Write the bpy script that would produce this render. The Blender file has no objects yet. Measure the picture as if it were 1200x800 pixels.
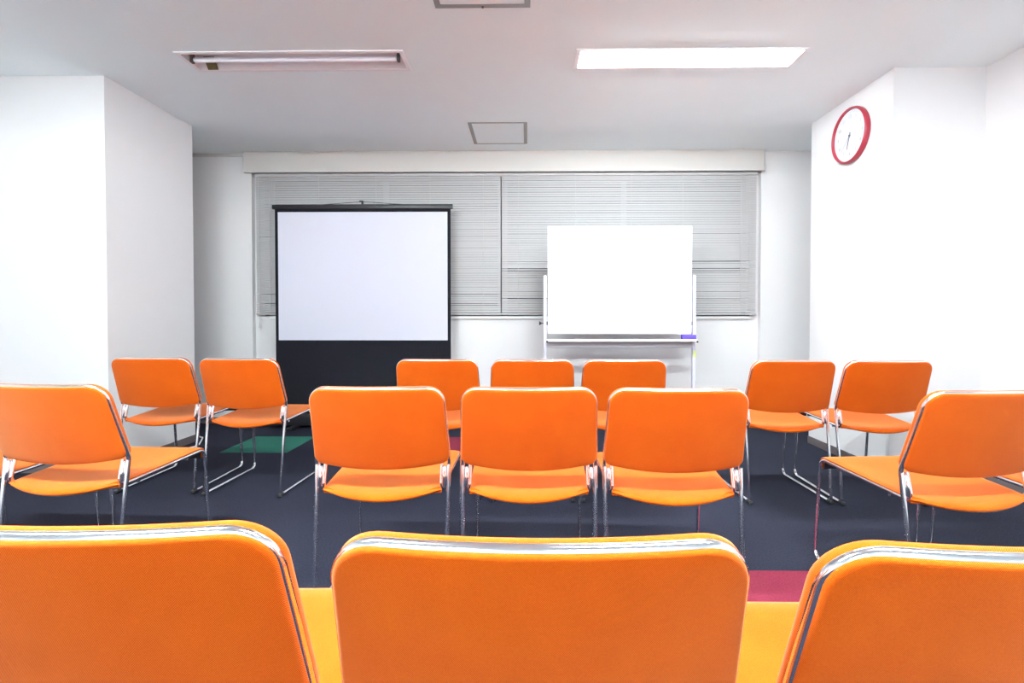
import bpy, bmesh, math, random
from mathutils import Vector, Matrix
random.seed(7)
S = bpy.context.scene
COL = S.collection
PI = math.pi

# ------------------------------------------------------------------ materials
def new_mat(name):
    m = bpy.data.materials.new(name); m.use_nodes = True
    nt = m.node_tree
    return m, nt, nt.nodes['Principled BSDF']

def plain(name, col, rough=.5, metal=0, noise=.04, nscale=30, bump=0., bscale=200, spec=.5, sheen=0):
    m, nt, b = new_mat(name)
    N, L = nt.nodes, nt.links
    tc = N.new('ShaderNodeTexCoord'); nz = N.new('ShaderNodeTexNoise')
    nz.inputs['Scale'].default_value = nscale; nz.inputs['Detail'].default_value = 4
    L.new(tc.outputs['Object'], nz.inputs['Vector'])
    mx = N.new('ShaderNodeMix'); mx.data_type = 'RGBA'
    mx.inputs['A'].default_value = (*[c*(1-noise) for c in col], 1)
    mx.inputs['B'].default_value = (*[min(1, c*(1+noise)) for c in col], 1)
    L.new(nz.outputs['Fac'], mx.inputs['Factor']); L.new(mx.outputs['Result'], b.inputs['Base Color'])
    b.inputs['Roughness'].default_value = rough; b.inputs['Metallic'].default_value = metal
    b.inputs['Specular IOR Level'].default_value = spec
    if sheen: b.inputs['Sheen Weight'].default_value = sheen
    if bump:
        n2 = N.new('ShaderNodeTexNoise'); n2.inputs['Scale'].default_value = bscale
        L.new(tc.outputs['Object'], n2.inputs['Vector'])
        bp = N.new('ShaderNodeBump'); bp.inputs['Strength'].default_value = bump; bp.inputs['Distance'].default_value = .002
        L.new(n2.outputs['Fac'], bp.inputs['Height']); L.new(bp.outputs['Normal'], b.inputs['Normal'])
    return m

def emissive(name, col, strength):
    m, nt, b = new_mat(name)
    b.inputs['Base Color'].default_value = (.9, .9, .9, 1)
    b.inputs['Emission Color'].default_value = (*col, 1); b.inputs['Emission Strength'].default_value = strength
    return m

def fabric():
    m, nt, b = new_mat('orange_twill')
    N, L = nt.nodes, nt.links
    tc = N.new('ShaderNodeTexCoord')
    w = N.new('ShaderNodeTexWave'); w.wave_type = 'BANDS'; w.bands_direction = 'DIAGONAL'
    w.inputs['Scale'].default_value = 370; w.inputs['Distortion'].default_value = .5; w.inputs['Detail'].default_value = 1
    w.inputs['Detail Scale'].default_value = 2
    mp = N.new('ShaderNodeMapping'); mp.inputs['Scale'].default_value = (-1, 1, 1)
    L.new(tc.outputs['Object'], mp.inputs['Vector']); L.new(mp.outputs['Vector'], w.inputs['Vector'])
    nz = N.new('ShaderNodeTexNoise'); nz.inputs['Scale'].default_value = 420; nz.inputs['Detail'].default_value = 3
    L.new(tc.outputs['Object'], nz.inputs['Vector'])
    n2 = N.new('ShaderNodeTexNoise'); n2.inputs['Scale'].default_value = 9
    L.new(tc.outputs['Object'], n2.inputs['Vector'])
    def mth(op, a, bb):
        x = N.new('ShaderNodeMath'); x.operation = op
        for i, v in enumerate((a, bb)):
            if isinstance(v, (int, float)): x.inputs[i].default_value = v
            else: L.new(v, x.inputs[i])
        return x.outputs[0]
    f = mth('ADD', mth('MULTIPLY', w.outputs['Fac'], .7), mth('MULTIPLY', nz.outputs['Fac'], .3))
    f = mth('ADD', f, mth('MULTIPLY', mth('SUBTRACT', n2.outputs['Fac'], .5), .25))
    cr = N.new('ShaderNodeValToRGB')
    cr.color_ramp.elements[0].position = .15; cr.color_ramp.elements[0].color = FAB0
    cr.color_ramp.elements[1].position = .85; cr.color_ramp.elements[1].color = FAB1
    L.new(f, cr.inputs['Fac']); L.new(cr.outputs['Color'], b.inputs['Base Color'])
    b.inputs['Roughness'].default_value = .9; b.inputs['Specular IOR Level'].default_value = .06
    b.inputs['Sheen Weight'].default_value = .42; b.inputs['Sheen Roughness'].default_value = .4
    b.inputs['Sheen Tint'].default_value = (1, .75, .45, 1)
    bp = N.new('ShaderNodeBump'); bp.inputs['Strength'].default_value = .3; bp.inputs['Distance'].default_value = .0006
    L.new(w.outputs['Fac'], bp.inputs['Height']); L.new(bp.outputs['Normal'], b.inputs['Normal'])
    return m
FAB0 = (.39, .031, .001, 1); FAB1 = (.71, .146, .006, 1)

def carpet(name, c0, c1):
    m, nt, b = new_mat(name)
    N, L = nt.nodes, nt.links
    tc = N.new('ShaderNodeTexCoord')
    nz = N.new('ShaderNodeTexNoise'); nz.inputs['Scale'].default_value = 130; nz.inputs['Detail'].default_value = 5; nz.inputs['Roughness'].default_value = .8
    L.new(tc.outputs['Object'], nz.inputs['Vector'])
    cr = N.new('ShaderNodeValToRGB')
    cr.color_ramp.elements[0].position = .3; cr.color_ramp.elements[0].color = (*c0, 1)
    cr.color_ramp.elements[1].position = .7; cr.color_ramp.elements[1].color = (*c1, 1)
    L.new(nz.outputs['Fac'], cr.inputs['Fac']); L.new(cr.outputs['Color'], b.inputs['Base Color'])
    b.inputs['Roughness'].default_value = .95; b.inputs['Specular IOR Level'].default_value = .1
    bp = N.new('ShaderNodeBump'); bp.inputs['Strength'].default_value = .6; bp.inputs['Distance'].default_value = .004
    L.new(nz.outputs['Fac'], bp.inputs['Height']); L.new(bp.outputs['Normal'], b.inputs['Normal'])
    return m

M = dict(
    wall=plain('white_wallpaper', (.755, .75, .76), .8, noise=.012, nscale=6, bump=.25, bscale=260, spec=.2),
    ceiling=plain('ceiling_paper', (.87, .965, 1.0), .9, noise=.015, nscale=5, bump=.2, bscale=200, spec=.1),
    pelmet=plain('pelmet_paper', (.62, .60, .58), .8, noise=.02, nscale=8, spec=.2),
    base=plain('taupe_vinyl', (.12, .10, .105), .6),
    fabric=fabric(),
    chrome=plain('chrome', (.86, .86, .88), .13, 1, noise=.01),
    rubber=plain('black_rubber', (.015, .015, .017), .6),
    black=plain('black_screen_cloth', (.008, .008, .013), .8, noise=.3, nscale=120, spec=.2),
    blackmetal=plain('black_metal', (.012, .012, .016), .4),
    screen=plain('projection_fabric', (.60, .605, .70), .9, noise=.006, spec=.1),
    board=plain('whiteboard_enamel', (.93, .94, .96), .25, noise=.004),
    alu=plain('painted_grey_steel', (.60, .60, .72), .4, noise=.02),
    alu2=plain('grey_steel_shelf', (.40, .40, .44), .5, noise=.03),
    whitepl=plain('white_plastic', (.85, .85, .86), .4, noise=.01),
    slat=plain('blind_slat', (.54, .53, .54), .7, noise=.03, nscale=12, spec=.2),
    cord=plain('blind_cord', (.62, .60, .58), .8),
    fixture=plain('white_enamel', (.86, .85, .87), .35, noise=.01),
    tube_off=plain('unlit_tube_glass', (.88, .88, .95), .25, noise=.01),
    socket=plain('dark_socket', (.06, .05, .05), .5),
    sticker=plain('brown_sticker', (.16, .115, .03), .6, noise=.3, nscale=90),
    hatchm=plain('hatch_steel', (.30, .30, .29), .4, .4, noise=.06),
    red=plain('red_plastic', (.36, .026, .05), .35, noise=.03),
    face=plain('clock_face_white', (.68, .69, .73), .6, noise=.005),
    num=plain('pale_grey_print', (.40, .41, .48), .6),
    hand=plain('dark_hand', (.10, .10, .14), .5),
    eraser=plain('blue_felt', (.12, .07, .62), .7, noise=.15, nscale=60),
    lime=plain('yellow_green_tape', (.62, .72, .25), .6),
    purple=plain('purple_cap', (.35, .2, .5), .4),
    glass=plain('dark_night_glass', (.03, .035, .04), .08),
    carpet=carpet('blue_grey_carpet', (.007, .0075, .014), (.029, .031, .050)),
    green=carpet('green_carpet', (.014, .085, .062), (.036, .165, .125)),
    redc=carpet('red_carpet', (.11, .010, .024), (.22, .028, .054)),
    cable=plain('white_cable', (.75, .75, .78), .5),
)
def tube_mat(k): return emissive('lit_tube', (.90, .995, 1.0), 150*k)

# ------------------------------------------------------------------ mesh helpers
def link(name, me, mats, parent=None, smooth=None):
    o = bpy.data.objects.new(name, me); COL.objects.link(o)
    for m in (mats if isinstance(mats, (list, tuple)) else [mats]): me.materials.append(m)
    if parent: o.parent = parent
    if smooth is not None:
        bm = bmesh.new(); bm.from_mesh(me)
        bmesh.ops.recalc_face_normals(bm, faces=bm.faces)
        for f in bm.faces: f.smooth = True
        for e in bm.edges:
            if len(e.link_faces) == 2 and e.calc_face_angle(0) > math.radians(smooth): e.smooth = False
        bm.to_mesh(me); bm.free()
    return o

class MB:
    def __init__(s): s.v = []; s.f = []; s.mi = []
    def add(s, vs, fs, mi=0):
        k = len(s.v); s.v += [tuple(v) for v in vs]; s.f += [[i+k for i in f] for f in fs]; s.mi += [mi]*len(fs)
    def box(s, x0, x1, y0, y1, z0, z1, mi=0):
        s.add([(x0,y0,z0),(x1,y0,z0),(x1,y1,z0),(x0,y1,z0),(x0,y0,z1),(x1,y0,z1),(x1,y1,z1),(x0,y1,z1)],
              [(0,3,2,1),(4,5,6,7),(0,1,5,4),(1,2,6,5),(2,3,7,6),(3,0,4,7)], mi)
    def quad(s, a, b, c, d, mi=0): s.add([a,b,c,d], [(0,1,2,3)], mi)
    def tube(s, pts, r, n=10, cap=True, mi=0, radii=None, closed_round=False):
        pts = [Vector(p) for p in pts]
        T = []
        for i in range(len(pts)):
            a = pts[max(0,i-1)]; b = pts[min(len(pts)-1,i+1)]; T.append((b-a).normalized())
        up = Vector((0,0,1)) if abs(T[0].z) < .9 else Vector((1,0,0))
        u = T[0].cross(up).normalized()
        vs = []
        for i, p in enumerate(pts):
            u = (u - T[i]*u.dot(T[i])).normalized(); w = T[i].cross(u)
            rr = radii[i] if radii else r
            for k in range(n):
                a = 2*PI*k/n; vs.append(p + (u*math.cos(a)+w*math.sin(a))*rr)
        fs = []
        for i in range(len(pts)-1):
            for k in range(n):
                fs.append((i*n+k, i*n+(k+1)%n, (i+1)*n+(k+1)%n, (i+1)*n+k))
        if cap:
            fs.append(tuple(reversed(range(n)))); fs.append(tuple((len(pts)-1)*n+k for k in range(n)))
        s.add(vs, fs, mi)
    def rod(s, a, b, r, n=12, rnd=True, mi=0):      # a rod with rounded ends
        a, b = Vector(a), Vector(b); d = (b-a).normalized()
        if rnd:
            e = r*.6
            pts = [a, a+d*e*.3, a+d*e, b-d*e, b-d*e*.3, b]; rad = [r*.45, r*.8, r, r, r*.8, r*.45]
        else: pts = [a, b]; rad = [r, r]
        s.tube(pts, r, n, True, mi, rad)
    def build(s, name, mats, parent=None, smooth=35, bevel=0):
        me = bpy.data.meshes.new(name); me.from_pydata(s.v, [], s.f)
        for p, m in zip(me.polygons, s.mi): p.material_index = m
        if bevel:
            bm = bmesh.new(); bm.from_mesh(me)
            bmesh.ops.remove_doubles(bm, verts=bm.verts, dist=1e-6)
            bmesh.ops.bevel(bm, geom=[e for e in bm.edges if len(e.link_faces)==2 and e.calc_face_angle(0) > .6], offset=bevel, segments=2, affect='EDGES', profile=.6)
            bm.to_mesh(me); bm.free()
        return link(name, me, mats, parent, smooth)

def fillet(pts, radii, seg=7):
    pts = [Vector(p) for p in pts]; out = [pts[0]]
    for i in range(1, len(pts)-1):
        r = radii[i] if isinstance(radii, (list, tuple)) else radii
        p = pts[i]; a = (pts[i-1]-p).normalized(); b = (pts[i+1]-p).normalized()
        ang = a.angle(b)
        if r <= 0 or ang > PI-.01: out.append(p); continue
        t = min(r/math.tan(ang/2), .49*(pts[i-1]-p).length, .49*(pts[i+1]-p).length)
        rr = t*math.tan(ang/2)
        c = p + (a+b).normalized()*(rr/math.sin(ang/2))
        s0 = p+a*t-c; s1 = p+b*t-c; tot = s0.angle(s1)
        for k in range(seg+1):
            f = k/seg
            out.append(c + (s0*math.sin((1-f)*tot)+s1*math.sin(f*tot))/math.sin(tot))
    out.append(pts[-1]); return out

def densify(pts, step):
    out = [pts[0]]
    for a, b in zip(pts, pts[1:]):
        n = max(1, int((b-a).length/step))
        for k in range(1, n+1): out.append(a.lerp(b, k/n))
    return out

def tag(o, label=None, cat=None, group=None, kind=None):
    if label: o['label'] = label
    if cat: o['category'] = cat
    if group: o['group'] = group
    if kind: o['kind'] = kind
    return o
def empty(name, loc, rz=0):
    o = bpy.data.objects.new(name, None); COL.objects.link(o); o.location = loc; o.rotation_euler.z = rz
    o.empty_display_size = .1
    return o
def copy_tree(o, parent=None):
    c = o.copy(); COL.objects.link(c)
    if parent: c.parent = parent
    for ch in [x for x in bpy.data.objects if x.parent == o]: copy_tree(ch, c)
    return c

# ------------------------------------------------------------------ room shell
CZ = 2.503
XL, XR, YB, YF = -3.6, 2.772, -3.0, 4.70        # side walls, wall behind the camera, window wall
YS = 4.645                                        # wall beside the window bay
FIX = [(-1.365, 2.872, 0), (.932, 2.872, .62), (-1.365, .45, 1.7), (.932, .45, .9), (-1.365, -1.95, 1.05), (.932, -1.95, .75)]
FL, FW, DOWN = 1.29, .212, 23

# floor: carpet tiles laid in columns
mb = MB()
xs = [-3.76+.5*k for k in range(15)]
xs[0] = -3.7
for i in range(len(xs)-1):
    x0, x1 = xs[i], xs[i+1]
    off = 3.63
    if abs(x0-.74) < .01: off = 1.46
    y = off-.5*math.ceil((off+3.1)/.5)
    while y < 4.85:
        mi = 0
        if abs(x0+2.26) < .01 and abs(y-3.63) < .01: mi = 1
        if abs(x0+.76) < .01 and abs(y-3.63) < .01: mi = 2
        if abs(x0-.74) < .01 and abs(y-1.46) < .01: mi = 2
        mb.quad((x0,y,0),(x1,y,0),(x1,y+.5,0),(x0,y+.5,0), mi)
        y += .5
# slab below
mb.box(-3.75, 3.3, -3.2, 4.95, -.15, -.002, 0)
tag(mb.build('floor', [M['carpet'], M['green'], M['redc']], smooth=None), kind='structure')

# ceiling with an opening for every recessed fitting
gx = sorted({-3.75, 3.3} | {x for f in FIX for x in (f[0]-FL/2, f[0]+FL/2)})
gy = sorted({-3.2, 4.95} | {y for f in FIX for y in (f[1], f[1]+FW)})
mb = MB()
for i in range(len(gx)-1):
    for j in range(len(gy)-1):
        cx, cy = (gx[i]+gx[i+1])/2, (gy[j]+gy[j+1])/2
        if any(abs(cx-f[0]) < FL/2 and f[1] < cy < f[1]+FW for f in FIX): continue
        mb.quad((gx[i],gy[j],CZ),(gx[i],gy[j+1],CZ),(gx[i+1],gy[j+1],CZ),(gx[i+1],gy[j],CZ))
mb.box(-3.75, 3.3, -3.2, 4.95, CZ+.13, CZ+.2)
tag(mb.build('ceiling', M['ceiling'], smooth=None), kind='structure')

def struct(name, mb, mat, **k): return tag(mb.build(name, mat, smooth=None, **k), kind='structure')
mb = MB(); mb.box(XL-.15, XL, -3.15, 3.2, 0, CZ); mb.box(XL-.15, XL, 3.9, 4.9, 0, CZ); struct('wall_left', mb, M['wall'])
mb = MB(); mb.box(XR, XR+.15, -3.15, 4.9, 0, CZ); struct('wall_right', mb, M['wall'])
mb = MB(); mb.box(XL, XR, YB-.15, YB, 0, CZ); struct('wall_rear', mb, M['wall'])
mb = MB(); mb.box(XL-.15, -2.656, 3.14, 3.966, 0, CZ); struct('wall_pillar_left', mb, M['wall'])
mb = MB(); mb.box(2.219, XR, 3.103, 3.984, 0, CZ); struct('wall_pillar_right', mb, M['wall'])
WX0, WX1, WZ0, WZ1 = -2.47, 2.06, 1.0, 2.33
mb = MB()
mb.box(XL, -2.56, YS, 4.9, 0, CZ); mb.box(2.135, XR, YS, 4.9, 0, CZ)
mb.box(-2.56, WX0, YF, 4.9, 0, CZ); mb.box(WX1, 2.135, YF, 4.9, 0, CZ)
mb.box(WX0, WX1, YF, 4.9, 0, WZ0); mb.box(WX0, WX1, YF, 4.9, WZ1, CZ)
struct('wall_front', mb, M['wall'])
mb = MB(); mb.box(WX0+.05, WX1-.0, 4.672, 4.78, .975, 1.0); struct('trim_1', mb, M['whitepl'], bevel=.003)
# curtain box above the blinds
mb = MB(); mb.box(-2.605, 2.135, 4.59, 4.612, 2.316, CZ); mb.box(-2.605, 2.135, 4.612, YS, 2.33, CZ); mb.box(-2.55, 2.125, YS, YF, 2.40, CZ)
struct('trim_2', mb, M['pelmet'])
# small picture rail under the ceiling at the left of the curtain box
mb = MB(); mb.box(XL, -2.61, YS-.012, YS, CZ-.03, CZ); struct('trim_3', mb, M['pelmet'])
# skirtings
bh, bt = .055, .008
mb = MB(); mb.box(XL, -2.656+bt, 3.14-bt, 3.14, 0, bh); mb.box(-2.656, -2.656+bt, 3.14, 3.966, 0, bh); struct('baseboard_pillar_left', mb, M['base'])
mb = MB(); mb.box(2.219-bt, XR, 3.103-bt, 3.103, 0, bh); mb.box(2.219-bt, 2.219, 3.103, 3.984, 0, bh); struct('baseboard_pillar_right', mb, M['base'])
mb = MB(); mb.box(XL, -2.56, YS-bt, YS, 0, bh); mb.box(2.135, XR, YS-bt, YS, 0, bh); mb.box(-2.56, 2.135, YF-bt, YF, 0, bh); struct('baseboard_front', mb, M['base'])
mb = MB(); mb.box(XR-bt, XR, YB, 3.09, 0, bh); struct('baseboard_right', mb, M['base'])
mb = MB(); mb.box(XL, XL+bt, YB, 3.13, 0, bh); struct('baseboard_left', mb, M['base'])
# windows behind the blinds
for n, (x0, x1) in enumerate(((WX0, -.24), (-.24, WX1))):
    mb = MB(); w = .045
    mb.box(x0, x1, 4.79, 4.84, WZ0, WZ0+w); mb.box(x0, x1, 4.79, 4.84, WZ1-w, WZ1)
    mb.box(x0, x0+w, 4.79, 4.84, WZ0+w, WZ1-w); mb.box(x1-w, x1, 4.79, 4.84, WZ0+w, WZ1-w)
    c = (x0+x1)/2; mb.box(c-.025, c+.025, 4.795, 4.835, WZ0+w, WZ1-w)
    f = struct('window_%d' % (n+1), mb, M['alu2'])
    g = MB(); g.box(x0+w, x1-w, 4.812, 4.818, WZ0+w, WZ1-w); g.build('pane', M['glass'], f, smooth=None)

# ------------------------------------------------------------------ blinds
def blind(x0, x1, label, gaps, seed, cords, wand_x, wend):
    rnd = random.Random(seed)
    root = empty('venetian_blind', ((x0+x1)/2, 4.655, 1.02)); ox, oy, oz = root.location
    yc = 4.655
    mb = MB(); mb.box(x0-ox, x1-ox, -.014, .014, 2.290-oz, 2.316-oz); mb.build('head_rail', M['slat'], root, bevel=.002)
    mb = MB(); mb.box(x0-ox, x1-ox, -.011, .011, 1.012-oz, 1.028-oz); mb.build('bottom_rail', M['slat'], root, bevel=.003)
    mb = MB(); z = 1.045; P = .0213; i = 0
    while z < 2.285:
        t = (z-1.02)/1.27
        ang = math.radians(60-10*max(0, 1-t/.45)) + rnd.uniform(-.03, .03)
        dz = rnd.uniform(-.0006, .0006)
        zl = zr = z+dz
        for (gz, amt, side) in gaps:
            d = z-gz
            if 0 <= d < .12:
                k = amt*(1-d/.12)
                if side in ('b', 'l'): zl += k
                if side in ('b', 'r'): zr += k
            elif -.03 < d < 0:
                ang -= .2
        hw = .0125; dy, dzz = math.cos(ang)*hw, math.sin(ang)*hw
        cr = .0018; nx, nz = -math.sin(ang)*cr, math.cos(ang)*cr
        sec = [(-dy, -dzz), (-dy*.4-nx*0-.0012*math.sin(ang), -dzz*.4+.0012*math.cos(ang)), (dy*.4-.0012*math.sin(ang), dzz*.4+.0012*math.cos(ang)), (dy, dzz)]
        # nearer edge low, farther edge high: closed downwards towards the room
        vs = []
        for (x, zz) in ((x0+.004-ox, zl-oz), (x1-.004-ox, zr-oz)):
            for (a, b) in sec: vs.append((x, a, zz+b))
            for (a, b) in sec: vs.append((x, a+.0006*math.sin(ang), zz+b-.0006))
        fs = [(0,1,5,4)] and []
        for k in range(3):
            fs.append((k, k+1, 8+k+1, 8+k)); fs.append((4+k+1, 4+k, 12+k, 12+k+1))
        fs += [(0,8,12,4), (3,7,15,11), (0,4,5,1), (1,5,6,2), (2,6,7,3), (8,9,13,12), (9,10,14,13), (10,11,15,14)]
        mb.add(vs, fs); z += P; i += 1
    mb.build('slats', M['slat'], root, smooth=60)
    for cx in cords:
        mb = MB(); mb.tube([(cx-ox, -.0165, 2.30-oz), (cx-ox, -.0165, 1.6-oz), (cx-ox, -.0165, 1.02-oz)], .0018, 6); mb.build('ladder_cord', M['cord'], root)
    if wand_x:
        mb = MB(); mb.tube([(wand_x-ox, -.022, 2.29-oz), (wand_x+.003-ox, -.024, 1.7-oz), (wand_x-ox, -.022, wend-oz)], .0022, 6)
        mb.rod((wand_x-ox, -.022, wend+.04-oz), (wand_x-ox, -.022, wend-.01-oz), .006, 8); mb.build('pull_cord', M['cord'], root)
    return tag(root, label, 'blind', 'venetian blinds on the front wall')
blind(-2.528, -.247, 'pale grey venetian blind behind the projection screen', [(1.13, .004, 'l'), (1.215, .003, 'l')], 3, [-2.39, -1.93, -1.40, -.90, -.41], -2.49, .90)
blind(-.2445, 2.098, 'pale grey venetian blind behind the whiteboard', [(1.165, .005, 'l'), (1.505, .006, 'r'), (1.43, .003, 'b')], 5, [-.085, .44, .95, 1.42, 1.95], 2.02, 1.07)

# ------------------------------------------------------------------ ceiling fittings
def light(x, y, lit, label):
    root = empty('ceiling_light', (x, y+FW/2, CZ))
    a, b, h = FL/2, FW/2, .085
    mb = MB()                                    # housing: open tray with sloped reflectors
    i0, i1 = b-.012, .045
    def ring(hx, hy, z): return [(-hx,-hy,z),(hx,-hy,z),(hx,hy,z),(-hx,hy,z)]
    vs = ring(a-.004, i0, -.004)+ring(a-.012, i1, h)+ring(a-.012, i1-.012, h)
    o2 = ring(a-.001, b-.003, 0)+ring(a-.001, b-.003, h+.01)
    vs += o2
    fs = []
    for k in range(4):
        fs.append((k, (k+1)%4, 4+(k+1)%4, 4+k)); fs.append((12+k, 16+k, 16+(k+1)%4, 12+(k+1)%4)); fs.append((k, 12+k, 12+(k+1)%4, (k+1)%4))
    fs.append((4,5,6,7)); fs.append((19,18,17,16))
    mb.add(vs, fs); mb.build('housing', M['fixture'], root, smooth=None)
    mb = MB(); t = .013                          # flange under the ceiling
    for (x0,x1,y0,y1) in ((-a-.01,a+.01,-b-.01,-b+t),(-a-.01,a+.01,b-t,b+.01),(-a-.01,-a+t,-b+t,b-t),(a-t,a+.01,-b+t,b-t)):
        mb.box(x0,x1,y0,y1,-.006,-.0005)
    mb.build('flange', M['fixture'], root, smooth=None)
    zt, yt = -.001, -.020
    mb = MB(); mb.rod((-.60,yt,zt),(.60,yt,zt), .014, 16); mb.build('fluorescent_tube', tube_mat(lit) if lit else M['tube_off'], root)
    mb = MB(); mb.box(-a+.09, a-.09, yt-.022, yt+.022, .055, h-.002); mb.build('ballast_cover', M['fixture'], root, smooth=None, bevel=.004)
    for s in (-1, 1):
        mb = MB(); mb.box(min(s*.601, s*.617), max(s*.601, s*.617), yt-.013, yt+.013, -.018, .055); mb.box(min(s*.59, s*.622), max(s*.59, s*.622), yt-.02, yt+.02, .055, h)
        mb.build('lamp_socket', M['socket'] if not lit else M['fixture'], root, smooth=None, bevel=.002)
    if not lit:
        mb = MB(); mb.quad((-.585,.0475,.0565),(-.52,.0475,.0565),(-.52,.0935,-.0005),(-.585,.0935,-.0005))
        o = mb.build('sticker', M['sticker'], root, smooth=None); o['label'] = 'brown rectangular sticker'
        o.location = (0, -.0035, -.004)
        for k in range(2):
            mb = MB(); p = [(-.62, -.06+.01*k, .05), (-.632+.01*k, -.035, .028), (-.628, .0+.01*k, .018), (-.612+.01*k, .035, .028), (-.60, .055, .04)]
            mb.tube(fillet(p, .02), .0022, 6); mb.build('lead_wire', M['cord'], root)
    if lit:
        la = bpy.data.lights.new('lamp_output', 'AREA'); la.shape = 'RECTANGLE'; la.size = 1.2; la.size_y = .15
        la.energy = DOWN*lit; la.color = (.90, .995, 1.0); la.spread = math.radians(120)
        lo = bpy.data.objects.new('lamp_output', la); COL.objects.link(lo); lo.parent = root; lo.location = (0, .01, .03)
    return tag(root, label, 'ceiling light', 'recessed fluorescent ceiling lights')
for i, (x, y, lit) in enumerate(FIX):
    lab = ['unlit recessed fluorescent light with a brown sticker in the ceiling', 'brightly lit recessed fluorescent light in the ceiling',
           'lit recessed fluorescent light overhead on the left near the front row', 'lit recessed fluorescent light overhead on the right near the front row',
           'lit recessed fluorescent light on the left at the back of the room', 'lit recessed fluorescent light on the right at the back of the room'][i]
    light(x, y, lit, lab)

def hatch(x0, x1, y0, y1, label, bold):
    root = empty('ceiling_hatch', ((x0+x1)/2, (y0+y1)/2, CZ)); a, b = (x1-x0)/2, (y1-y0)/2
    mb = MB(); t = .028; u = .028 if bold else .014
    for (p,q,r,s) in ((-a,a,-b,-b+u),(-a,a,b-u,b),(-a,-a+t,-b+u,b-u),(a-t,a,-b+u,b-u)): mb.box(p,q,r,s,-.004,-.0005)
    mb.build('frame', M['hatchm'], root, smooth=None)
    mb = MB(); g = t+.002; mb.box(-a+g,a-g,-b+u+.002,b-u-.002,-.0035,-.0008); mb.build('hatch_panel', M['ceiling'], root, smooth=None)
    if bold:
        mb = MB(); mb.tube([(.0,b-.009,-.0085),(.0,b-.009,-.004)], .006, 10); mb.build('latch', M['socket'], root)
    return tag(root, label, 'ceiling hatch', 'ceiling access hatches')
hatch(-.468, -.005, 3.925, 4.405, 'square grey framed ceiling hatch just above the window pelmet', 0)
hatch(-.451, .012, 2.015, 2.478, 'square grey framed ceiling hatch cut by the top edge of the photo', 1)

# ------------------------------------------------------------------ projection screen
root = empty('projection_screen', (-1.47, 4.47, 0))
def sb(name, mat, *boxes, bevel=0, label=None, parent=None):
    mb = MB()
    for b in boxes: mb.box(*b)
    o = mb.build(name, mat, parent or root, smooth=35 if bevel else None, bevel=bevel)
    if label: o['label'] = label
    return o
case = sb('base_case', M['blackmetal'], (-.83,.83,-.06,.06,.03,.125), bevel=.008)
for s in (-1, 1):
    sb('foot', M['blackmetal'], (s*.6-.025, s*.6+.025, -.16, .16, .003, .028), bevel=.005, parent=root)
cl = sb('screen_cloth', M['black'], (-.785,.785,-.004,0,.125,1.955), label='black border and lower skirt')
sb('projection_surface', M['screen'], (-.757,.757,-.0065,-.0042,.785,1.925), label='white viewing surface')
sb('top_bar', M['blackmetal'], (-.805,.805,-.018,.018,1.952,1.990), bevel=.004)
mb = MB(); mb.box(-.008,.008,-.008,.008,1.988,2.022); mb.rod((-.028,0,2.022),(.008,0,2.022),.005,8); mb.build('hook', M['blackmetal'], root, smooth=None)
for s in (-1, 1):
    mb = MB(); mb.tube([(s*.008,0,2.018),(s*.2,0,2.003),(s*.40,0,1.99)], .0025, 6); mb.build('stay_wire', M['blackmetal'], root)
mb = MB(); mb.rod((0,.035,.1),(0,.035,1.0),.016); mb.rod((0,.035,1.0),(0,.035,1.97),.012); mb.build('support_post', M['blackmetal'], root)
mb = MB(); mb.box(-.02,.02,.0,.045,1.955,1.985); mb.build('post_bracket', M['blackmetal'], root, smooth=None)
tag(root, 'black framed pull-up projection screen standing before the left blind', 'projection screen')

# ------------------------------------------------------------------ whiteboard on its stand
root = empty('whiteboard', (.755, 4.16, 0)); X0 = .755
bo = sb('board', M['board'], (.168-X0, 1.343-X0, -.012, .010, .856, 1.738), bevel=.003)
for nm, bx in (('board_edge', [(.166-X0,1.345-X0,-.0135,.0115,1.732,1.741),(.166-X0,1.345-X0,-.0135,.0115,.853,.862),(.165-X0,.172-X0,-.0135,.0115,.853,1.741),(1.339-X0,1.346-X0,-.0135,.0115,.853,1.741)]),):
    sb(nm, M['whitepl'], *bx, parent=bo)
for s, xc in ((-1, .143-X0), (1, 1.369-X0)):
    po = sb('post', M['alu'], (xc-.013, xc+.013, -.012, .022, .05, 1.335), bevel=.004)
    sb('pivot', M['blackmetal'], (min(xc-s*.013, xc-s*.026), max(xc-s*.013, xc-s*.026), -.004, .012, .925, .955), parent=po)
    ft = sb('foot', M['alu'], (xc-.018, xc+.018, -.27, .27, .05, .085), bevel=.006)
    for t in (-1, 1):
        mb = MB(); mb.tube([(xc-.012, t*.24, .0275), (xc+.012, t*.24, .0275)], .026, 18); mb.rod((xc, t*.24, .03), (xc, t*.24, .06), .007, 8)
        mb.build('caster', M['rubber'], ft)
    if s == 1:
        o = sb('tape', M['lime'], (xc-.009, xc+.0131, -.0135, -.012, .66, .715), parent=po); o['label'] = 'yellow-green tape'
xc = .143-X0
mb = MB(); mb.rod((xc-.013,0,.94),(xc-.03,0,.94),.004,8); mb.tube([(xc-.028,0,.94),(xc-.033,0,.94),(xc-.048,0,.94)], .01, 10, radii=[.005,.010,.019]); mb.build('knob', M['blackmetal'], root)
tr = sb('tray', M['whitepl'], (.158-X0, 1.372-X0, -.085, -.013, .792, .796), (.158-X0, 1.372-X0, -.085, -.081, .792, .812), bevel=.001)
sb('cross_bar', M['alu2'], (.156-X0, 1.356-X0, -.011, .018, .738, .788), bevel=.003)
for x in (.158, 1.372): sb('tray_cap', M['blackmetal'], (x-.008-X0, x+.006-X0, -.088, -.066, .784, .800), bevel=.002, parent=tr)
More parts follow.
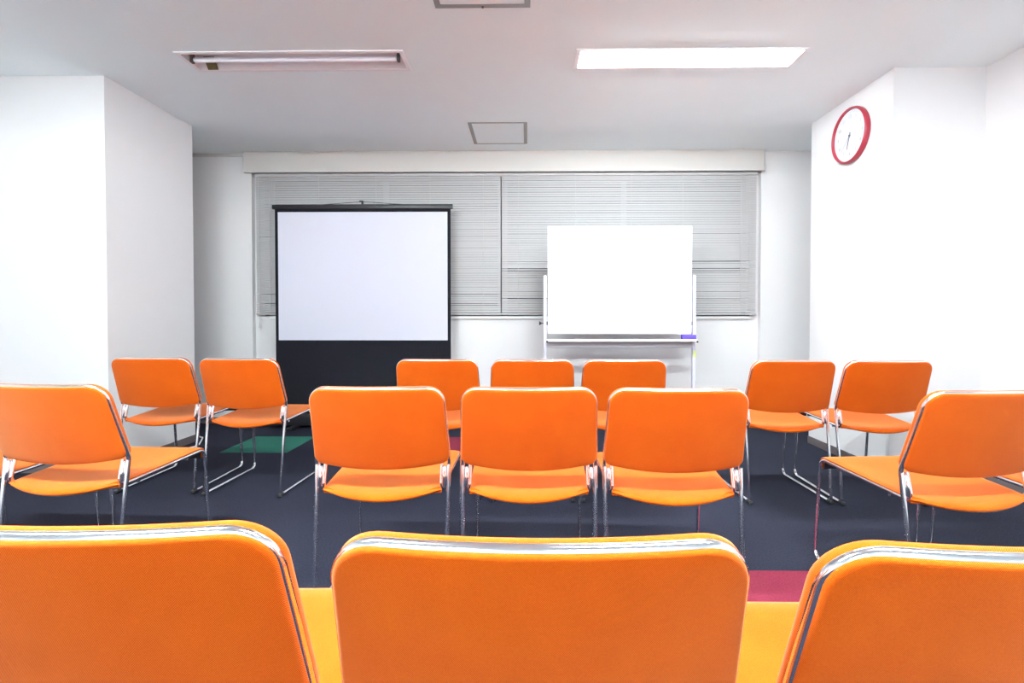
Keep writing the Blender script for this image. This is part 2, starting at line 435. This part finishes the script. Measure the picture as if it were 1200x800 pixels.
sb('lower_bar', M['alu'], (.156-X0, 1.356-X0, -.008, .016, .20, .23), bevel=.003)
tag(root, 'white magnetic board on a grey wheeled stand before the right blind', 'whiteboard')
# eraser and pen on the tray
er = empty('board_eraser', (1.314, 4.121, .7964))
sb('felt_pad', M['rubber'], (-.055,.055,-.02,.02,.0004,.012), bevel=.002, parent=er)
sb('grip', M['eraser'], (-.057,.057,-.022,.022,.012,.052), bevel=.005, parent=er)
tag(er, 'blue-violet eraser at the right end of the whiteboard tray', 'eraser')
pn = empty('marker_pen', (1.16, 4.105, .804))
mb = MB(); mb.rod((-.06,0,0),(.03,0,0),.0078,12); mb.build('barrel', M['whitepl'], pn)
mb = MB(); mb.rod((.028,0,0),(.065,0,0),.0085,12); mb.build('cap', M['purple'], pn)
tag(pn, 'white marker pen with purple cap on the whiteboard tray', 'pen')

# ------------------------------------------------------------------ wall clock
root = empty('wall_clock', (2.219, 3.485, 2.230)); root.rotation_euler = (0, 0, -PI/2)   # local -y faces the room, local x runs towards the camera
# local frame: x right as seen from the room, y into the wall, z up
R = .187
def lathe_y(prof, n=72):
    vs, fs = [], []
    for (r, y) in prof:
        for k in range(n):
            a = 2*PI*k/n; vs.append((r*math.cos(a), y, r*math.sin(a)))
    m = len(prof)
    for i in range(m-1):
        for k in range(n): fs.append((i*n+k, i*n+(k+1)%n, (i+1)*n+(k+1)%n, (i+1)*n+k))
    return vs, fs
vs, fs = lathe_y([(R-.012,-.001),(R-.002,-.004),(R,-.018),(R-.002,-.032),(R-.006,-.037),(R-.010,-.038),(R-.0145,-.034),(R-.0165,-.026),(R-.017,-.018)])
mb = MB(); mb.add(vs, fs); mb.build('rim', M['red'], root, smooth=60)
vs, fs = lathe_y([(R-.0165,-.020),(R-.06,-.020),(.05,-.020),(.0008,-.020)]); mb = MB(); mb.add(vs, fs); mb.build('face', M['face'], root, smooth=60)
def text_mesh(txt, size):
    cu = bpy.data.curves.new('t', 'FONT'); cu.body = txt; cu.size = size; cu.align_x = 'CENTER'; cu.align_y = 'CENTER'; cu.extrude = .0004
    o = bpy.data.objects.new('t', cu); COL.objects.link(o)
    bpy.context.view_layer.update()
    me = bpy.data.meshes.new_from_object(o.evaluated_get(bpy.context.evaluated_depsgraph_get()))
    bpy.data.objects.remove(o); bpy.data.curves.remove(cu)
    return me
for h in range(1, 13):
    me = text_mesh(str(h), .034); me.name = 'numeral'; a = h*PI/6
    me.transform(Matrix.Translation((math.sin(a)*.126, -.0208, math.cos(a)*.126)) @ Matrix.Rotation(PI/2, 4, 'X'))
    link('numeral', me, M['num'], root)
mb = MB()
for k in range(60):
    a = k*PI/30; r0, r1, w = (.148, .157, .0016) if k % 5 == 0 else (.152, .157, .0007)
    d = Vector((math.sin(a),0,math.cos(a))); t = Vector((math.cos(a),0,-math.sin(a)))
    q = [d*r0-t*w, d*r0+t*w, d*r1+t*w, d*r1-t*w]
    mb.add([(p.x,-.0206,p.z) for p in q]+[(p.x,-.0202,p.z) for p in q], [(0,1,2,3),(7,6,5,4),(0,4,5,1),(1,5,6,2),(2,6,7,3),(3,7,4,0)])
mb.build('minute_track', M['num'], root, smooth=None)
def hand(name, deg, ln, w, y, mat):
    a = math.radians(deg); d = Vector((math.sin(a),0,math.cos(a))); t = Vector((math.cos(a),0,-math.sin(a)))
    q = [d*-.022-t*w, d*-.022+t*w, d*ln+t*w*.5, d*ln-t*w*.5]
    mb = MB(); mb.add([(p.x,y,p.z) for p in q]+[(p.x,y+.0012,p.z) for p in q], [(0,1,2,3),(7,6,5,4),(0,4,5,1),(1,5,6,2),(2,6,7,3),(3,7,4,0)])
    mb.build(name, mat, root, smooth=None)
hand('hour_hand', 198, .092, .0048, -.0235, M['hand'])
hand('minute_hand', 222, .128, .0022, -.0260, M['alu2'])
mb = MB(); mb.tube([(0,-.0205,0),(0,-.028,0)], .006, 14); mb.build('hub', M['hand'], root)
tag(root, 'round red rimmed wall clock with a white face on the right pillar', 'clock')

# ------------------------------------------------------------------ white cord on the floor by the left pillar
mb = MB()
mb.tube(densify(fillet([(-2.60,3.50,.006),(-2.585,3.66,.006),(-2.535,3.76,.006),(-2.55,3.85,.006),(-2.60,3.95,.006),(-2.66,4.06,.006),(-2.80,4.15,.006)], .05), .03), .0055, 8)
o = mb.build('power_cord', M['cable']); tag(o, 'white cord lying on the carpet beside the left pillar skirting', 'cord')

# ------------------------------------------------------------------ chair
TR = .0075; HX = .2240; HT = .2115; HF = .2155; FZ = .0115
def bow(x): return -.025*(1-min(1, (x/.224)**2))
ZB, YBK, LEAN = .501, .060, .320              # where the back bends, its y there, its lean
def yback(z): return YBK-LEAN*(z-ZB)
SV = Vector((0, -LEAN, 1)).normalized(); NV = Vector((0, SV.z, -SV.y))
B0 = Vector((0, YBK, ZB))
STOP = (.760-ZB)/SV.z                          # length of the back along its lean

def outline(hw_b, hw_t, s0, s1, rb, rt, bowb, n=160):
    c = [Vector((-hw_b, s0, 0)), Vector((hw_b, s0, 0)), Vector((hw_t, s1, 0)), Vector((-hw_t, s1, 0))]
    r = [rb, rb, rt, rt]; pts = []
    for i in range(4):
        a, p, b = c[i-1], c[i], c[(i+1)%4]
        f = fillet([(a+p)/2, p, (p+b)/2], [0, r[i], 0], 10)
        pts += f[1:-1]
    L = [0]
    for i in range(len(pts)): L.append(L[-1]+(pts[(i+1)%len(pts)]-pts[i]).length)
    out = []; j = 0
    for k in range(n):
        d = L[-1]*k/n
        while L[j+1] < d: j += 1
        t = (d-L[j])/(L[j+1]-L[j]); out.append(pts[j].lerp(pts[(j+1)%len(pts)], t))
    mid = (s0+s1)/2
    for p in out:
        w = max(0, (mid-p.y)/(mid-s0)); p.y -= bowb*(1-(p.x/hw_b)**2)*w
    return out

def pad(name, ol, n_back, n_front, edge, dome_b, dome_f, mat, parent):
    """upholstered slab between two depths along the back's normal, rounded at its edge"""
    cen = Vector((0, sum(p.y for p in ol)/len(ol), 0)); N = len(ol)
    rings = []
    def inset(p, d):
        v = cen-p; return p+v*(d/max(v.length, 1e-6))
    mid = (n_back+n_front)/2
    seq_f = [(0, mid), (edge*.12, n_front-edge*.45), (edge*.5, n_front-edge*.12), (edge, n_front)]
    seq_b = [(edge*.12, n_back+edge*.45), (edge*.5, n_back+edge*.12), (edge, n_back)]
    for d, n in seq_f: rings.append([(inset(p, d), n) for p in ol])
    for k in (.9, .75, .55, .3, .12):
        rings.append([(cen+(inset(p, edge)-cen)*k, n_front+dome_f*(1-k*k)) for p in ol])
    rb = []
    for d, n in seq_b: rb.append([(inset(p, d), n) for p in ol])
    for k in (.9, .75, .55, .3, .12):
        rb.append([(cen+(inset(p, edge)-cen)*k, n_back-dome_b*(1-k*k)) for p in ol])
    def to3(q):
        p, n = q; v = B0+SV*p.y+NV*n; v.x = p.x; v.y += bow(p.x); return v
    allr = list(reversed(rb))+rings
    vs = [to3(q) for r in allr for q in r]; fs = []
    for i in range(len(allr)-1):
        for k in range(N): fs.append((i*N+k, i*N+(k+1)%N, (i+1)*N+(k+1)%N, (i+1)*N+k))
    fs.append(tuple(range(N))); fs.append(tuple(reversed(range((len(allr)-1)*N, len(allr)*N))))
    mb = MB(); mb.add(vs, fs); return mb.build(name, mat, parent, smooth=70)

def thicken(bm, t):
    """give an open sheet a second face t below it and close its edge"""
    bm.normal_update()
    vs = bm.verts[:]; fs = bm.faces[:]; bd = [e for e in bm.edges if len(e.link_faces) == 1]
    lo = {v: bm.verts.new(v.co - v.normal*t) for v in vs}
    for f in fs: bm.faces.new([lo[v] for v in reversed(f.verts)])
    for e in bd:
        l = e.link_loops[0]; a, b = l.vert, l.link_loop_next.vert
        bm.faces.new([b, a, lo[a], lo[b]])

def railz(y): return .404+(.422-.404)*(y-.05)/.40
def make_chair():
    root = empty('stacking_chair', (0,0,0))
    # back frame: one tube up, over and down again
    zt = B0+SV*STOP
    def foot_line(z): return YBK*(z-.0115)/(ZB-.0115)
    def xl(z): return HF+(HX-HF)*z/ZB
    path = [(-xl(.43), foot_line(.43), .43), (-HX, YBK, ZB), (-HT, zt.y, zt.z), (HT, zt.y, zt.z), (HX, YBK, ZB), (xl(.43), foot_line(.43), .43)]
    p = densify(fillet(path, [0,.05,.052,.052,.05,0], 12), .02)
    for q in p: q.y += bow(q.x)
    mb = MB(); mb.tube(p, TR, 14); mb.build('back_frame', M['chrome'], root)
    # upholstery on both faces of the frame
    pad('back_panel', outline(.2275, .2150, .004, STOP+.003, .022, .050, .024), -.0125, -.0005, .006, .003, 0, M['fabric'], root)
    pad('back_cushion', outline(.2297, .2178, .004, STOP+.0048, .022, .056, .024), -.002, .0175, .008, 0, .006, M['fabric'], root)
    for s in (-1, 1):
        x = s*HF
        leg = fillet([(s*xl(.43), foot_line(.43), .43), (x, 0, .0115), (x, .05, .0115)], [0,.022,0], 8)
        mb = MB(); mb.tube(leg, TR, 12); mb.build('rear_leg', M['chrome'], root)
        mb = MB(); mb.tube([(x,.05,.0115),(x,.25,.0115),(x,.41,.0115)], TR, 12); mb.build('runner', M['chrome'], root)
        fl = fillet([(x,.41,.0115),(x,.496,.0115),(x,.474,.30)], [0,.052,0], 9)
        mb = MB(); mb.tube(fl, TR, 12); mb.build('front_leg', M['chrome'], root)
        xr = s*.1985
        rl = fillet([(x,.474,.30),(x*.992,.462,.4225),(xr,.044,.4025),(xr,.066,.492)], [0,.028,.022,0], 9)
        mb = MB(); mb.tube(rl, .0065, 12); mb.build('seat_rail', M['chrome'], root)
        mb = MB(); mb.rod((s*.2085,.047,.418),(s*.2085,.056,.487), .0078, 14); mb.build('coupling', M['chrome'], root)
        mb = MB(); mb.rod((x,-.011,.0125),(x,.030,.0122), .0118, 12); mb.build('glide', M['rubber'], root)
    for y in (.13, .37):
        z = railz(y)-.012; mb = MB(); w = .199+.012*(y/.45)
        mb.tube([(-w,y,z),(0,y,z-.012),(w,y,z)], .006, 10); mb.build('cross_bar', M['chrome'], root)
    # seat
    prof = [(.050,-.016),(.0455,-.011),(.0440,-.004),(.0465,.002),(.053,.007),(.066,.0105),(.09,.0125),(.14,.013),(.20,.013),(.27,.0135),(.32,.014),(.37,.0145),(.415,.0160),(.443,.014),(.463,.007),(.474,-.006),(.478,-.020),(.479,-.034)]
    NU = 28; vs = []
    for j, (y, dz) in enumerate(prof):
        hw = .2005+.0145*(y-.05)/.41
        if y > .449: hw -= .010*((y-.449)/.03)**2
        for i in range(NU+1):
            u = -1+2*i/NU; uu = math.copysign(1-(1-abs(u))**1.25, u)
            c = 1-uu*uu
            wr = max(0, 1-(y-.044)/.22)**1.5
            yy = y-.050*c*wr
            mid = math.sin(PI*min(1, max(0, (y-.02)/.44)))
            dd = .0105+(dz-.0105)*(.10+.90*c**.65)*.85 if j < 6 else dz
            zz = railz(y)+dd-.010*c*(.35*max(0,1-y/.3)+.65*mid)-.007*c*wr - .004*max(0, abs(uu)-.93)/.07
            if j >= len(prof)-5: zz -= 0
            vs.append((uu*hw, yy, zz))
    fs = []
    for j in range(len(prof)-1):
        for i in range(NU): a = j*(NU+1)+i; fs.append((a, a+1, a+NU+2, a+NU+1))
    me = bpy.data.meshes.new('seat'); me.from_pydata(vs, [], fs)
    bm = bmesh.new(); bm.from_mesh(me); bmesh.ops.recalc_face_normals(bm, faces=bm.faces)
    if sum(f.normal.z for f in bm.faces) < 0: bmesh.ops.reverse_faces(bm, faces=bm.faces)
    thicken(bm, .013)
    bm.to_mesh(me); bm.free()
    link('seat', me, M['fabric'], root, smooth=60)
    # black sheet added below the upholstery; its colour stands in for shade
    k = NU+1; sel = list(range(4, len(prof)))
    pv = [(vs[j*k+i][0]*.97, vs[j*k+i][1]+(.03 if j < 7 else .01 if j < 9 else 0)-(.0155 if j > 13 else 0), vs[j*k+i][2]-(.0155 if j <= 13 else .006)) for j in sel for i in range(k)]
    pf = [(a*k+i, a*k+i+1, (a+1)*k+i+1, (a+1)*k+i) for a in range(len(sel)-1) for i in range(NU)]
    me = bpy.data.meshes.new('seat_shade_sheet'); me.from_pydata(pv, [], pf)
    bm = bmesh.new(); bm.from_mesh(me); bmesh.ops.recalc_face_normals(bm, faces=bm.faces)
    if sum(f.normal.z for f in bm.faces) < 0: bmesh.ops.reverse_faces(bm, faces=bm.faces)
    thicken(bm, .003)
    bm.to_mesh(me); bm.free()
    o = link('seat_shade_sheet', me, M['rubber'], root, smooth=60); o['label'] = 'black sheet standing in for the shade under the seat'
    return root

CH = [  # x, y of the rear feet, small turn, group, label
 (0.012, 0.538, 0, 'front', 'orange chair nearest the camera, middle of the three front chairs'),
 (-0.492, 0.560, 1.5, 'front', 'orange chair nearest the camera at the lower left corner of the photo'),
 (0.513, 0.524, 0, 'front', 'orange chair nearest the camera at the lower right corner of the photo'),
 (-0.49, 1.634, 1, 'second', 'orange chair of the second row, leftmost of the middle three'),
 (0.004, 1.627, 0, 'second', 'orange chair of the second row, in the centre of the middle three'),
 (0.478, 1.612, -2, 'second', 'orange chair of the second row, rightmost of the middle three'),
 (-1.621, 1.677, -1.7, 'second', 'orange chair of the second row on the left, its full seat in view'),
 (-2.125, 1.695, -1.7, 'second', 'orange chair at the left edge of the photo, only a strip of its seat showing'),
 (1.424, 1.576, 4.3, 'second', 'orange chair of the second row on the right, back cut by the photo edge'),
 (1.925, 1.618, 4.3, 'second', 'orange chair at the right edge of the photo, only a corner of its seat showing'),
 (-0.484, 2.69, 0, 'third', 'orange chair of the far row, in front of the black screen skirt edge'),
 (0.025, 2.675, 0, 'third', 'orange chair of the far row, directly behind the centre second-row chair'),
 (0.511, 2.67, 0, 'third', 'orange chair of the far row, below the middle of the whiteboard'),
 (-1.577, 2.733, -2, 'third', 'orange chair of the far row left of the projection screen, nearer the screen'),
 (-2.09, 2.772, 0.5, 'third', 'orange chair of the far row against the left pillar'),
 (1.391, 2.66, 1, 'third', 'orange chair of the far row on the right, nearer the whiteboard'),
 (1.87, 2.641, -1, 'third', 'orange chair of the far row against the right pillar'),
]
proto = make_chair()
for i, (x, y, rz, g, lab) in enumerate(CH):
    o = proto if i == 0 else copy_tree(proto)
    o.location = (x, y, 0); o.rotation_euler.z = math.radians(rz)
    tag(o, lab, 'chair', 'orange stacking chairs in the %s row' % g)

# ------------------------------------------------------------------ camera, world, view
cam = bpy.data.cameras.new('camera'); co = bpy.data.objects.new('camera', cam); COL.objects.link(co)
cam.sensor_width = 36; cam.lens = 588.84/1200*36
cam.shift_x = -10.36/1200; cam.shift_y = -(400-382.12)/1200
cam.clip_start = .02
co.location = (0, 0, .99); co.rotation_euler = (PI/2-.0179, 0, .0137)
S.camera = co
w = bpy.data.worlds.new('night'); S.world = w; w.use_nodes = True
w.node_tree.nodes['Background'].inputs['Color'].default_value = (.05, .06, .08, 1)
w.node_tree.nodes['Background'].inputs['Strength'].default_value = .2
S.view_settings.view_transform = 'Standard'; S.view_settings.look = 'None'
S.view_settings.gamma = 1; S.view_settings.use_curve_mapping = False
S.view_settings.exposure = 1.48
S.cycles.caustics_reflective = False; S.cycles.max_bounces = 10; S.cycles.diffuse_bounces = 6
